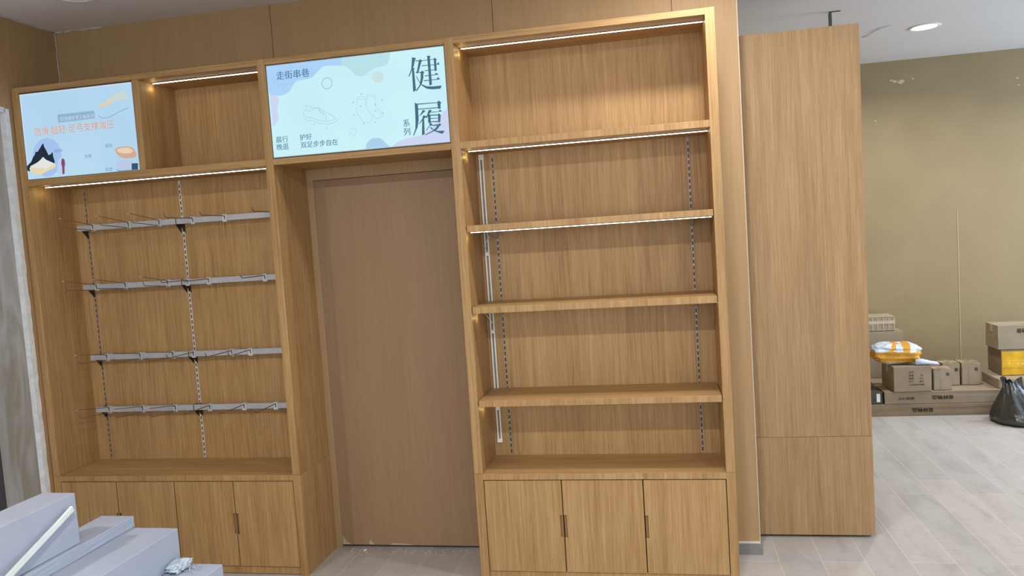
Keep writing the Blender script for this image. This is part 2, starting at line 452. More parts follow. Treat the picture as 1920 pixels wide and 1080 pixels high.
# --- left unit
lc = thing('display_cabinet', 'oak laminate wall cabinet left of the door, with hook bars above four doors', 'display cabinet', (X0, 0, 0), 'oak display cabinets against the wall')
base_cabinet(lc, X0, X3, X1, X2, [-1.968, -1.626, -1.286], ['r', 'l', 'r', 'l'])
box('side_panel', X0, X1, 0, D-.003, ZC_+.0005, ZT, OAK, lc, .001)
box('side_panel', X2, X3, 0, D-.003, ZC_+.0005, ZT, OAK, lc, .001)
box('top_panel', X1, X2, .0005, D-.004, ZT2, ZT-.0005, [OAK_X, OAK_X], lc, .001, True)
box('back_panel', X1, X2, DI, DI+.018, ZC_-.0, ZT2, OAK, lc)
box('shelf', X1, X2, .0005, DI, S1B, S1+.003, [OAK_X, OAK_X], lc, .001, True)
box('divider', -1.640, -1.607, .0005, DI, S1+.003, ZT2, OAK, lc, .001)
led(-1.607, X2, ZT2, lc); led(X1+.02, X2, S1B, lc, .085)
slotted_strip(-2.228, ZC_+.008, S1B-.004, lc, .007); slotted_strip(-1.633, ZC_+.008, S1B-.004, lc, .013)
slotted_strip(-1.040, ZC_+.008, S1B-.004, lc)

# --- header over the door
hd = thing('door_header', 'oak laminate header box bridging the doorway between the two cabinets', 'header panel', (X3, 0, S1B))
box('top_panel', X3+.0005, X4-.0005, .0005, D-.004, ZT2, ZT-.0005, [OAK_X, OAK_X], hd, .001, True)
box('bottom_panel', X3+.0005, X4-.0005, .0005, D-.004, S1B, S1-.001, [OAK_X, OAK_X], hd, .001, True)
box('back_panel', X3+.0005, X4-.0005, .10, .118, S1, ZT2, OAK, hd)

# --- right unit
rc = thing('display_cabinet', 'oak laminate wall cabinet right of the door, with open shelves above three doors', 'display cabinet', (X4, 0, 0), 'oak display cabinets against the wall')
base_cabinet(rc, X4, X7, X5, X6, [.421, .803], ['r', 'l', 'l'])
box('side_panel', X4, X5, 0, D-.003, ZC_+.0005, ZT, OAK, rc, .001)
box('side_panel', X6, X7, 0, D-.003, ZC_+.0005, ZT, OAK, rc, .001)
box('top_panel', X5, X6, .0005, D-.004, ZT2, ZT-.0005, [OAK_X, OAK_X], rc, .001, True)
box('back_panel', X5, X6, DI, DI+.018, ZC_, ZT2, OAK, rc)
box('shelf', X5, X6, .0005, DI, S1B, S1, [OAK, OAK_X], rc, .001, True)
led(X5, X6, ZT2, rc); led(X5, X6, S1B, rc, .115, .75)
for x in (.128, 1.094): slotted_strip(x, ZC_+.008, S1B-.004, rc, .0095)
for z0, z1 in ((1.695, 1.7245), (1.3045, 1.3365), (.8535, .8835)):
    s = box('shelf', X5+.004, X6-.003, .004, DI-.006, z0, z1, [OAK, OAK_X], rc, .0012, True)
    led(X5+.006, X6-.006, z0, s, .022 if z0 > 1.6 else .10, .3)
    for x in (.128, 1.094):
        bm = bmesh.new()
        add_prism(bm, [(0, z0-.0005), (0, z0-.045), (-.20, z0-.0005)], -.0015, .0015)
        for v in bm.verts: v.co = Vector((x+v.co.y, DI-.006+v.co.x, v.co.z))
        obj('shelf_bracket', bm, STEEL, s)

# white twin rail running down the back left of the right unit
pr = box('power_rail', .060, .082, DI-.004, DI-.0005, .605, 2.081, flat('rail_channel_grey', lin(132, 128, 118), .5), rc)
pr['label'] = 'white twin power rail'
for dx in (-.0085, .0085):
    box('rail_conductor', .071+dx-.0035, .071+dx+.0035, DI-.011, DI-.004, .612, 2.078, PLASTIC_W, pr, .001)
for z0, z1 in ((.598, .618), (2.055, 2.082)):
    box('rail_end_cap', .058, .084, DI-.0125, DI-.0008, z0, z1, PLASTIC_W, pr, .001)
for z, q in ((1.60, 1), (1.20, -1), (.80, -1)):
    bm = bmesh.new()
    add_tube(bm, [(.071, DI-.013, z-.01), (.071-.010*q, DI-.022, z+.02), (.071+.006*q, DI-.03, z+.045), (.071+.028*q, DI-.035, z+.075)], .0022, 6)
    obj('lead_wire', bm, PLASTIC_W, pr)
    box('wire_plug', .061, .081, DI-.018, DI-.012, z-.03, z-.012, PLASTIC_W, pr)

# ------------------------------------------------------------------ hook bars and hooks in the left unit
ROWS = [1.8585, 1.527, 1.131, .8325]
rownames = ['top', 'second', 'third', 'bottom']
BY0, BY1 = .245, .262
for r, z in enumerate(ROWS):
    for k, (xa, xb) in enumerate(((-2.246, -1.637), (-1.629, -1.030))):
        t = thing('hook_bar', 'flat grey steel hook bar, %s row, %s half of the left cabinet' % (rownames[r], ('left', 'right')[k]), 'hook bar', (xa, BY0, z), 'steel bars carrying the display hooks')
        box('bar', xa, xb, BY0, BY1, z-.015, z+.015, STEEL, t, .001)
        for x in ((-2.228, -1.645)[:2] if k == 0 else (-1.621, -1.040)):
            bm = bmesh.new()
            add_prism(bm, [(0, z+.012), (0, z-.062), (-.045, z-.016), (-.045, z+.012)], -.0012, .0012)
            for v in bm.verts: v.co = Vector((x+v.co.y, DI-.0055+v.co.x, v.co.z))
            obj('bar_bracket', bm, BLACK, t)
HX = [[-2.142, -1.92, -1.731, -1.529, -1.34, -1.058], [-2.158, -1.976, -1.715, -1.595, -1.468, -1.137],
      [-2.14, -1.929, -1.726, -1.600, -1.369, -1.26], [-2.158, -1.946, -1.743, -1.532, -1.326, -1.14]]
def make_hook(double):
    t = thing('display_hook', 'hook', 'display hook', (0, 0, 0), 'double wire hooks on the steel bars' if double else 'single wire hooks on the steel bars')
    bm = bmesh.new()
    add_box(bm, -.0125, .0125, -.0035, -.0005, -.021, .019, 0)
    add_box(bm, -.0125, .0125, -.0005, .019, .0155, .019, 0)
    add_box(bm, -.0022, .0022, -.0042, -.003, -.008, .013, 1)
    add_box(bm, -.0055, -.0005, -.0042, -.003, .008, .013, 1)
    obj('clip', bm, [CLIP, BLACK], t, 0)
    if double:
        bm = bmesh.new()
        add_tube(bm, [(-.002, -.0035, .014), (-.002, -.10, .030), (-.002, -.20, .046), (-.002, -.226, .050)], .0020, 7)
        obj('upper_wire', bm, WIRE, t)
        bm = bmesh.new(); add_box(bm, -.009, .005, -.229, -.227, .046, .052)
        obj('price_tag_plate', bm, flat('clear_tag_holder', lin(176, 158, 140), .3), t)
        bm = bmesh.new()
        add_tube(bm, [(.002, -.0035, -.016), (.002, -.10, -.008), (.002, -.200, .0), (.002, -.210, .004), (.002, -.218, .016), (.002, -.220, .022)], .0021, 7)
        obj('lower_wire', bm, WIRE, t)
    else:
        bm = bmesh.new()
        add_tube(bm, [(-.002, -.0035, .011), (-.002, -.12, .011), (-.002, -.205, .012), (-.002, -.216, .016), (-.002, -.224, .027), (-.002, -.227, .034)], .0025, 7)
        obj('wire', bm, WIRE, t)
    return t
protos = {True: make_hook(True), False: make_hook(False)}; used = set()
ordn = ['leftmost', 'second from the left', 'third from the left', 'fourth from the left', 'fifth from the left', 'rightmost']
for r, z in enumerate(ROWS):
    for i, x in enumerate(HX[r]):
        dbl = x < -1.63; src = protos[dbl]
        if dbl not in used: h = src; used.add(dbl)
        else:
            h = src.copy(); C.objects.link(h)
            for c in src.children:
                d = c.copy(); C.objects.link(d); d.parent = h
        h.location = (x, BY0, z)
        h.rotation_euler = (0, 0, random.uniform(-.07, .03))
        h['label'] = '%s wire hook on the %s steel bar row, %s' % ('double' if dbl else 'single', rownames[r], ordn[i])

# ------------------------------------------------------------------ light box signs
BIG_GLYPHS=[[(-0.16,2.529),(-0.152,2.527),(-0.139,2.523),(-0.146,2.516),(-0.154,2.488),(-0.18,2.441),(-0.184,2.443),(-0.168,2.474),(-0.161,2.519)],[(-0.162,2.48),(-0.149,2.478),(-0.154,2.472),(-0.152,2.376),(-0.163,2.369),(-0.166,2.371),(-0.165,2.463)],[(-0.145,2.512),(-0.125,2.512),(-0.121,2.517),(-0.109,2.507),(-0.116,2.503),(-0.133,2.457),(-0.121,2.458),(-0.114,2.463),(-0.104,2.453),(-0.11,2.449),(-0.112,2.427),(-0.121,2.402),(-0.149,2.37),(-0.153,2.374),(-0.133,2.397),(-0.125,2.428),(-0.123,2.453),(-0.135,2.455),(-0.139,2.451),(-0.148,2.459),(-0.141,2.461),(-0.128,2.508),(-0.145,2.508)],[(-0.146,2.441),(-0.143,2.44),(-0.132,2.415),(-0.119,2.399),(-0.099,2.389),(-0.07,2.385),(-0.031,2.385),(-0.025,2.384),(-0.033,2.371),(-0.073,2.372),(-0.098,2.377),(-0.117,2.39),(-0.13,2.405),(-0.141,2.426)],[(-0.087,2.529),(-0.068,2.525),(-0.073,2.519),(-0.072,2.395),(-0.079,2.391),(-0.085,2.392),(-0.085,2.446),(-0.086,2.52)],[(-0.109,2.51),(-0.057,2.51),(-0.057,2.507),(-0.109,2.507)],[(-0.058,2.509),(-0.051,2.516),(-0.039,2.506),(-0.044,2.503),(-0.044,2.457),(-0.05,2.454),(-0.055,2.455),(-0.055,2.507)],[(-0.116,2.487),(-0.042,2.485),(-0.034,2.494),(-0.028,2.482),(-0.115,2.483)],[(-0.105,2.463),(-0.055,2.462),(-0.054,2.459),(-0.099,2.459)],[(-0.106,2.439),(-0.054,2.439),(-0.048,2.447),(-0.036,2.436),(-0.102,2.435)],[(-0.111,2.417),(-0.048,2.417),(-0.041,2.426),(-0.03,2.414),(-0.11,2.413)],[(-0.164,2.319),(-0.148,2.311),(-0.148,2.295),(-0.149,2.238),(-0.157,2.204),(-0.179,2.165),(-0.182,2.168),(-0.169,2.196),(-0.165,2.24),(-0.163,2.312)],[(-0.153,2.313),(-0.051,2.31),(-0.052,2.307),(-0.153,2.308)],[(-0.053,2.309),(-0.046,2.318),(-0.032,2.306),(-0.038,2.302),(-0.038,2.279),(-0.051,2.279)],[(-0.148,2.289),(-0.05,2.287),(-0.05,2.283),(-0.148,2.285)],[(-0.126,2.282),(-0.112,2.275),(-0.121,2.27),(-0.144,2.253),(-0.146,2.254),(-0.132,2.272)],[(-0.126,2.257),(-0.108,2.25),(-0.121,2.242),(-0.149,2.216),(-0.151,2.218),(-0.132,2.24)],[(-0.132,2.237),(-0.122,2.24),(-0.125,2.168),(-0.136,2.165),(-0.139,2.166)],[(-0.117,2.25),(-0.108,2.253),(-0.097,2.279),(-0.081,2.277),(-0.09,2.267),(-0.105,2.246),(-0.114,2.242)],[(-0.09,2.269),(-0.051,2.268),(-0.042,2.275),(-0.031,2.266),(-0.09,2.265)],[(-0.102,2.26),(-0.09,2.256),(-0.091,2.218),(-0.101,2.216),(-0.104,2.225)],[(-0.091,2.256),(-0.052,2.254),(-0.05,2.26),(-0.04,2.251),(-0.045,2.218),(-0.055,2.216),(-0.054,2.249),(-0.091,2.251)],[(-0.091,2.24),(-0.054,2.238),(-0.055,2.235),(-0.092,2.236)],[(-0.092,2.225),(-0.055,2.224),(-0.056,2.219),(-0.092,2.221)],[(-0.096,2.219),(-0.084,2.213),(-0.086,2.208),(-0.056,2.208),(-0.048,2.212),(-0.04,2.204),(-0.05,2.199),(-0.062,2.185),(-0.078,2.178),(-0.121,2.163),(-0.123,2.166),(-0.087,2.18),(-0.07,2.192),(-0.061,2.202),(-0.095,2.205),(-0.11,2.189),(-0.115,2.183),(-0.117,2.187),(-0.1,2.205)],[(-0.093,2.2),(-0.08,2.186),(-0.06,2.178),(-0.027,2.176),(-0.036,2.163),(-0.045,2.164),(-0.074,2.177),(-0.097,2.195)]]
MID_ART={'blob_blue':[[-0.906,2.567],[-0.506,2.57],[-0.509,2.528],[-0.546,2.531],[-0.591,2.535],[-0.612,2.532],[-0.639,2.511],[-0.665,2.488],[-0.693,2.482],[-0.727,2.483],[-0.755,2.478],[-0.771,2.459],[-0.787,2.435],[-0.814,2.421],[-0.845,2.417],[-0.87,2.42],[-0.896,2.426],[-0.902,2.475]],'blob_teal':[[-0.511,2.57],[-0.266,2.565],[-0.268,2.539],[-0.284,2.511],[-0.303,2.503],[-0.35,2.501],[-0.378,2.484],[-0.403,2.47],[-0.427,2.468],[-0.448,2.476],[-0.475,2.508],[-0.498,2.522],[-0.511,2.534]],'blob_lilac':[[-0.895,2.423],[-0.864,2.419],[-0.852,2.41],[-0.848,2.39],[-0.859,2.371],[-0.864,2.346],[-0.857,2.322],[-0.862,2.3],[-0.884,2.276],[-0.895,2.274]],'blob_bottom':[[-0.424,2.125],[-0.418,2.147],[-0.405,2.163],[-0.383,2.172],[-0.356,2.171],[-0.336,2.161],[-0.317,2.138],[-0.301,2.123]],'blob_corner':[[-0.295,2.122],[-0.26,2.145],[-0.2,2.159],[-0.147,2.163],[-0.099,2.186],[-0.061,2.227],[-0.029,2.263],[-0.007,2.277],[-0.005,2.12]],'circle_grey':[[-0.307,2.452],[-0.308,2.445],[-0.312,2.439],[-0.317,2.434],[-0.323,2.43],[-0.331,2.428],[-0.338,2.428],[-0.346,2.429],[-0.353,2.433],[-0.358,2.438],[-0.363,2.444],[-0.365,2.451],[-0.366,2.458],[-0.364,2.465],[-0.36,2.471],[-0.355,2.477],[-0.349,2.48],[-0.341,2.482],[-0.334,2.483],[-0.326,2.481],[-0.319,2.477],[-0.314,2.472],[-0.309,2.466],[-0.307,2.459]],'shoe':[[[-0.715,2.358],[-0.704,2.357],[-0.677,2.343],[-0.657,2.341],[-0.648,2.343],[-0.634,2.332],[-0.606,2.311],[-0.581,2.298],[-0.562,2.283],[-0.583,2.274],[-0.616,2.273],[-0.649,2.279],[-0.671,2.29],[-0.701,2.3],[-0.727,2.307],[-0.727,2.317],[-0.724,2.335],[-0.714,2.335],[-0.71,2.346],[-0.715,2.358]],[[-0.729,2.295],[-0.705,2.285],[-0.676,2.281],[-0.65,2.266],[-0.617,2.26],[-0.584,2.26],[-0.567,2.266],[-0.536,2.284]],[[-0.648,2.343],[-0.645,2.327],[-0.63,2.311],[-0.611,2.3],[-0.614,2.275]],[[-0.711,2.333],[-0.691,2.33],[-0.674,2.335],[-0.657,2.341]],[[-0.657,2.335],[-0.641,2.336]],[[-0.652,2.325],[-0.635,2.329]],[[-0.644,2.316],[-0.625,2.321]],[[-0.633,2.308],[-0.616,2.312]]],'sock':[[[-0.446,2.375],[-0.405,2.368],[-0.407,2.325],[-0.397,2.304],[-0.382,2.285],[-0.378,2.266],[-0.385,2.25],[-0.405,2.247],[-0.427,2.255],[-0.448,2.285],[-0.455,2.307],[-0.446,2.375]],[[-0.447,2.365],[-0.406,2.356]],[[-0.396,2.381],[-0.354,2.373],[-0.36,2.325],[-0.351,2.312],[-0.33,2.289],[-0.327,2.276],[-0.342,2.261],[-0.362,2.263],[-0.376,2.281]],[[-0.396,2.371],[-0.355,2.364]],[[-0.396,2.381],[-0.402,2.323]]],'penta':[[[-0.493,2.226],[-0.469,2.226],[-0.462,2.21],[-0.477,2.191],[-0.499,2.204],[-0.493,2.226]]]}
LEFT_ART={'disc':[[-2.09,2.222],[-2.095,2.2],[-2.104,2.18],[-2.116,2.162],[-2.132,2.147],[-2.15,2.136],[-2.169,2.13],[-2.189,2.129],[-2.208,2.133],[-2.225,2.142],[-2.241,2.155],[-2.252,2.172],[-2.26,2.192],[-2.264,2.214],[-2.264,2.237],[-2.259,2.259],[-2.249,2.279],[-2.237,2.298],[-2.221,2.312],[-2.203,2.323],[-2.184,2.328],[-2.164,2.329],[-2.145,2.325],[-2.128,2.316],[-2.113,2.303],[-2.101,2.286],[-2.093,2.266],[-2.089,2.245]],'disc_small':[[-2.067,2.172],[-2.07,2.157],[-2.075,2.144],[-2.083,2.134],[-2.091,2.128],[-2.1,2.126],[-2.109,2.129],[-2.115,2.137],[-2.12,2.148],[-2.123,2.162],[-2.122,2.177],[-2.119,2.191],[-2.113,2.204],[-2.106,2.214],[-2.097,2.221],[-2.088,2.222],[-2.08,2.219],[-2.073,2.212],[-2.068,2.201],[-2.066,2.187]],'shoe_black':[[-2.194,2.301],[-2.189,2.3],[-2.187,2.284],[-2.178,2.268],[-2.166,2.239],[-2.151,2.243],[-2.145,2.252],[-2.139,2.248],[-2.14,2.234],[-2.133,2.203],[-2.135,2.194],[-2.184,2.217],[-2.2,2.231],[-2.245,2.202],[-2.283,2.187],[-2.289,2.163],[-2.31,2.17],[-2.308,2.193],[-2.274,2.214],[-2.262,2.234],[-2.245,2.253],[-2.244,2.262],[-2.229,2.262],[-2.212,2.281]],'shoe_white':[[-2.2,2.233],[-2.184,2.217],[-2.156,2.202],[-2.131,2.19],[-2.131,2.175],[-2.161,2.164],[-2.192,2.154],[-2.223,2.142],[-2.252,2.148],[-2.28,2.163],[-2.289,2.177],[-2.28,2.192],[-2.245,2.204],[-2.223,2.214]],'shoe_toe':[[-2.287,2.172],[-2.278,2.184],[-2.254,2.182],[-2.234,2.175],[-2.207,2.178],[-2.193,2.164],[-2.158,2.185],[-2.132,2.19],[-2.131,2.175],[-2.161,2.164],[-2.192,2.154],[-2.223,2.142],[-2.252,2.148],[-2.28,2.163]],'insole':[[-2.091,2.212],[-2.082,2.216],[-2.074,2.208],[-2.073,2.188],[-2.079,2.168],[-2.082,2.138],[-2.089,2.133],[-2.095,2.137],[-2.093,2.169],[-2.096,2.19]],'shoe_tan':[[-1.776,2.237],[-1.755,2.245],[-1.718,2.247],[-1.682,2.242],[-1.666,2.23],[-1.654,2.209],[-1.655,2.189],[-1.682,2.185],[-1.72,2.184],[-1.747,2.194],[-1.768,2.213]],'shoe_tan_top':[[-1.765,2.233],[-1.733,2.241],[-1.691,2.238],[-1.67,2.22],[-1.688,2.209],[-1.728,2.211],[-1.755,2.22]],'shoe_grey':[[-1.781,2.144],[-1.776,2.169],[-1.74,2.181],[-1.683,2.176],[-1.689,2.123],[-1.766,2.128]],'block_navy':[[-1.686,2.158],[-1.65,2.156],[-1.653,2.121],[-1.69,2.122]],'toe_line':[[-1.782,2.139],[-1.766,2.127],[-1.653,2.122],[-1.653,2.118],[-1.733,2.12],[-1.767,2.122]],'orange':[[-1.845,2.464],[-1.822,2.475],[-1.798,2.482],[-1.766,2.505],[-1.72,2.52],[-1.684,2.519],[-1.672,2.496],[-1.681,2.481],[-1.725,2.478],[-1.77,2.47],[-1.809,2.454],[-1.839,2.451]],'orange_core':[[-1.842,2.461],[-1.814,2.472],[-1.773,2.478],[-1.767,2.466],[-1.801,2.46],[-1.832,2.452]]}
MID_DOTS=[[-0.424,2.384],[-0.322,2.348],[-0.468,2.349],[-0.433,2.327],[-0.358,2.329],[-0.36,2.299],[-0.47,2.289],[-0.323,2.285],[-0.366,2.245],[-0.423,2.244],[-0.677,2.264],[-0.614,2.24]]
LEFT_CURVE=[[-1.849,2.413],[-1.83,2.4],[-1.801,2.399],[-1.763,2.408],[-1.724,2.424],[-1.673,2.437]]

def clampx(pts, x0, x1, z0, z1): return [(min(max(a, x0), x1), min(max(b, z0), z1)) for a, b in pts]
def sign_poly(name, polys, col, y, parent, box_=None, strength=1.0):
    bm = bmesh.new()
    for p in polys:
        if box_: p = clampx(p, *box_)
        q = [p[0]]
        for a in p[1:]:
            if (a[0]-q[-1][0])**2+(a[1]-q[-1][1])**2 > 1e-8: q.append(a)
        if len(q) > 2 and (q[0][0]-q[-1][0])**2+(q[0][1]-q[-1][1])**2 < 1e-8: q.pop()
        if len(q) < 3: continue
        vv = [bm.verts.new((a, y, b)) for a, b in q]
        for tri in tessellate_polygon([[Vector((a, b, 0)) for a, b in q]]):
            if len(set(tri)) == 3: bm.faces.new([vv[i] for i in tri])
    return obj(name, bm, emit('print_'+name, col, strength), parent)
def sign_lines(name, lines, wdt, col, y, parent):
    bm = bmesh.new()
    for l in lines:
        for a, b in zip(l, l[1:]):
            dx, dz = b[0]-a[0], b[1]-a[1]; L = math.hypot(dx, dz) or 1
            nx, nz = -dz/L*wdt/2, dx/L*wdt/2
            bm.faces.new([bm.verts.new(p) for p in ((a[0]-nx, y, a[1]-nz), (b[0]-nx, y, b[1]-nz), (b[0]+nx, y, b[1]+nz), (a[0]+nx, y, a[1]+nz))])
    return obj(name, bm, emit('print_'+name, col), parent)
def text_mesh(body, size, bold=0.0, depth=0.0):
    c = bpy.data.curves.new('lettering', 'FONT'); c.body = body; c.size = size; c.offset = bold; c.extrude = depth
    o = bpy.data.objects.new('lettering_source', c); C.objects.link(o)
    bpy.context.view_layer.update()
    me = bpy.data.meshes.new_from_object(o.evaluated_get(bpy.context.evaluated_depsgraph_get()))
    bpy.data.objects.remove(o); bpy.data.curves.remove(c)
    return me
def lettering(name, items, mat, parent, y=0, plane='front', M=None):
    """items: (text, x, z, size, bold, flip) lower-left corners on the plane"""
    bm = bmesh.new()
    for it in items:
        body, x, z, size = it[:4]; bold = it[4] if len(it) > 4 else 0; flip = it[5] if len(it) > 5 else False
        sx = it[6] if len(it) > 6 else 1
        me = text_mesh(body, size)
        if flip:
            wdt = max(v.co.x for v in me.vertices)
            for v in me.vertices: v.co = Vector((wdt-v.co.x, size*.75-v.co.y, 0))
        for v in me.vertices: v.co = Vector((x+v.co.x*sx, y, z+v.co.y))
        bm.from_mesh(me)
        for dx, dz in (((bold, 0), (-bold, 0), (0, bold*.6)) if bold else ()):
            for v in me.vertices: v.co.x += dx; v.co.z += dz
            bm.from_mesh(me)
            for v in me.vertices: v.co.x -= dx; v.co.z -= dz
        bpy.data.meshes.remove(me)
    if M is not None: bmesh.ops.transform(bm, matrix=M, verts=bm.verts)
    bmn = bpy.data.meshes.new(name); bm.to_mesh(bmn); bm.free(); bmn.materials.append(mat)
    o = bpy.data.objects.new(name, bmn); C.objects.link(o); o.parent = parent
    if parent.type == 'EMPTY': o.location = -parent.location if parent.rotation_euler.z == 0 else (0, 0, 0)
    return o

sm = thing('lightbox_sign', 'lit pale cyan light box sign over the door with two large dark characters', 'light box sign', (-.455, .004, S1), 'lit light box signs between the shelves')
MX0, MX1, MZ0, MZ1 = X3+.003, X4-.003, S1+.003, ZT2-.003
box('sign_housing', MX0, MX1, .006, .095, MZ0, MZ1, flat('sign_housing_grey', lin(150, 155, 160), .5), sm)
bm = bmesh.new(); add_box(bm, MX0+.003, MX1-.003, .004, .007, MZ0+.004, MZ1-.004)
obj('sign_face', bm, emit('sign_face_cyan', lin(198, 238, 248), 1.0, lin(206, 244, 250)), sm)
BX = (MX0+.003, MX1-.003, MZ0+.004, MZ1-.004)
sign_poly('blue_cloud', [MID_ART['blob_blue']], lin(172, 212, 248), .0036, sm, BX)
sign_poly('teal_cloud', [MID_ART['blob_teal']], lin(184, 226, 232), .0034, sm, BX)
for q in ('blob_lilac', 'blob_corner'): sign_poly('lilac_cloud', [MID_ART[q]], lin(205, 215, 242), .0032, sm, BX)
sign_poly('blue_hill', [MID_ART['blob_bottom']], lin(170, 210, 238), .0030, sm, BX)
sign_poly('grey_disc', [MID_ART['circle_grey']], lin(205, 226, 228), .0030, sm, BX)
ring = [(-.594+.026*math.cos(t), 2.452+.026*math.sin(t)) for t in [k*PI/12 for k in range(25)]]
sign_lines('ring_outline', [ring], .0045, lin(166, 204, 208), .0030, sm)
oval = [(-.769+.105*math.cos(t), 2.507+.036*math.sin(t)+.012*math.cos(t)) for t in [k*PI/16 for k in range(33)]]
sign_lines('oval_outline', [oval], .0012, lin(160, 190, 225), .0028, sm)
sign_lines('shoe_drawing', MID_ART['shoe'], .0018, lin(158, 200, 212), .0030, sm)
sign_lines('sock_drawing', MID_ART['sock']+MID_ART['penta'], .0016, lin(168, 208, 216), .0030, sm)
sign_poly('small_dots', [[(x+.0035*math.cos(t), z+.0035*math.sin(t)) for t in [k*PI/4 for k in range(8)]] for x, z in MID_DOTS], lin(158, 198, 208), .0026, sm)
sign_poly('large_lettering', BIG_GLYPHS, lin(72, 112, 134), .0020, sm)
NAVY = emit('print_small_lettering', lin(84, 128, 160))
for it in [('走街串巷', -.853, 2.496, .0435, .0006), ('系', -.229, 2.214, .037, .0004), ('列', -.229, 2.174, .037, .0004),
    ('晨行', -.884, 2.194, .0335, .0003), ('晚逛', -.884, 2.158, .0335, .0003), ('护好', -.758, 2.195, .0325, .0003), ('双足步步自在', -.756, 2.158, .0325, .0003)]: lettering('small_lettering', [it], NAVY, sm, .0020)

sl = thing('lightbox_sign', 'lit pale blue light box sign with shoe pictures in the left cabinet', 'light box sign', (-1.975, .004, S1+.003), 'lit light box signs between the shelves')
LX0, LX1, LZ0, LZ1 = X1+.002, -1.642, S1+.0045, ZT2-.003
box('sign_housing', LX0, LX1, .006, .095, LZ0, LZ1, flat('sign_housing_dark', lin(110, 112, 112), .5), sl)
bm = bmesh.new(); add_box(bm, LX0+.002, LX1-.004, .004, .007, LZ0+.002, LZ1-.005)
obj('sign_face', bm, emit('sign_face_blue', lin(176, 212, 238), 1.0, lin(184, 218, 240)), sl)
BX = (LX0+.003, LX1-.006, LZ0+.003, LZ1-.007)
pale = [[(LX0+.002, LZ0+.002), (LX0+.008, LZ0+.002), (LX0+.008, LZ1-.005), (LX0+.002, LZ1-.005)], [(LX0+.002, LZ1-.010), (LX1-.004, LZ1-.010), (LX1-.004, LZ1-.005), (LX0+.002, LZ1-.005)]]
sign_poly('pale_border', pale, lin(214, 226, 240), .0036, sl)
sign_poly('blue_disc', [LEFT_ART['disc']], lin(164, 194, 236), .0034, sl, BX)
sign_poly('pale_disc', [LEFT_ART['disc_small']], lin(186, 210, 242), .0031, sl, BX)
sign_poly('black_shoe', [LEFT_ART['shoe_black']], lin(36, 48, 62), .0028, sl, BX)
sign_poly('white_shoe', [LEFT_ART['shoe_white']], lin(226, 228, 224), .0025, sl, BX)
sign_poly('cream_sole', [LEFT_ART['shoe_toe']], lin(232, 214, 172), .0022, sl, BX)
sign_poly('red_insole', [LEFT_ART['insole']], lin(134, 78, 100), .0025, sl, BX)
sign_poly('orange_glow', [LEFT_ART['orange']], lin(204, 214, 208), .0031, sl, BX)
sign_poly('orange_core', [LEFT_ART['orange_core']], lin(226, 206, 172), .0028, sl, BX)
sign_lines('sole_curve', [LEFT_CURVE], .0022, lin(110, 144, 160), .0028, sl)
sign_poly('tan_shoe', [LEFT_ART['shoe_tan']], lin(208, 172, 150), .0031, sl, BX)
sign_poly('tan_shoe_opening', [LEFT_ART['shoe_tan_top']], lin(234, 208, 178), .0028, sl, BX)
sign_poly('grey_shoe', [LEFT_ART['shoe_grey']], lin(186, 202, 228), .0026, sl, BX)
sign_poly('navy_patch', [LEFT_ART['block_navy'], LEFT_ART['toe_line']], lin(56, 84, 118), .0023, sl, BX)
sign_poly('caption_band', [[(-2.089, 2.399), (-1.871, 2.402), (-1.871, 2.441), (-2.089, 2.441)]], lin(146, 180, 206), .0031, sl)
lettering('caption_lettering', [('舒适健步老人鞋系列', -2.075, 2.408, .0225, 0)], emit('print_caption', lin(196, 220, 236)), sl, .0026)
lettering('heading_outline', [('防滑·超轻·足弓支撑减压', -2.238, 2.347, .0452, .0016)], emit('print_heading_edge', lin(226, 228, 232)), sl, .0026)
lettering('heading_lettering', [('防滑·超轻·足弓支撑减压', -2.238, 2.347, .0452, .0002)], emit('print_heading', lin(206, 160, 140)), sl, .0021)
lettering('note_lettering', [('支撑', -1.955, 2.207, .021), ('超轻', -1.828, 2.250, .021), ('防滑', -1.842, 2.130, .021), ('轻便鞋', -2.130, 2.251, .017)], emit('print_note', lin(110, 145, 180)), sl, .0022)

# ------------------------------------------------------------------ tall cabinet beyond the wall end
tc_ = thing('tall_cabinet', 'tall oak laminate cabinet seen end-on beside the wall end', 'tall cabinet', (1.66, .564, 0))
box('side_panel', 1.374, 1.945, .564, .582, .532, 2.587, TALL, tc_, .001)
box('side_panel', 1.374, 1.945, .564, .582, .013, .5305, TALL, tc_, .001)
box('side_panel', 1.374, 1.945, 1.382, 1.40, .013, 2.587, TALL, tc_, .001)
box('top_panel', 1.374, 1.943, .582, 1.382, 2.569, 2.586, TALL, tc_)
box('cabinet_interior', 1.376, 1.92, .584, 1.38, .04, 2.568, DARK, tc_)
for y0 in (.583, .984):
    for z0, z1 in ((.045, .529), (.533, 2.566)):
        box('cabinet_door', 1.922, 1.942, y0, y0+.397, z0, z1, TALL, tc_, .001)
box('plinth', 1.40, 1.93, .592, 1.38, .0, .04, DARK, tc_)
box('filler_strip', 1.3535, 1.373, .566, .584, 0.02, 2.588, flat('grey_filler', lin(150, 132, 108), .7), tc_)
# pole behind it
pl = thing('steel_pole', 'thin grey steel pole reaching the ceiling behind the tall cabinet', 'pole', (2.095, 1.887, 0))
bm = bmesh.new(); add_tube(bm, [(2.095, 1.887, .004), (2.095, 1.887, CEIL-.006)], .011, 12)
obj('pole', bm, flat('pole_grey', lin(120, 128, 126), .4, metal=.4), pl)
box('ceiling_plate', 2.09, 2.16, 1.880, 1.894, CEIL-.004, CEIL-.0005, BLACK, pl, .001)
box('foot_plate', 2.055, 2.135, 1.847, 1.927, 0, .005, BLACK, pl, .001)

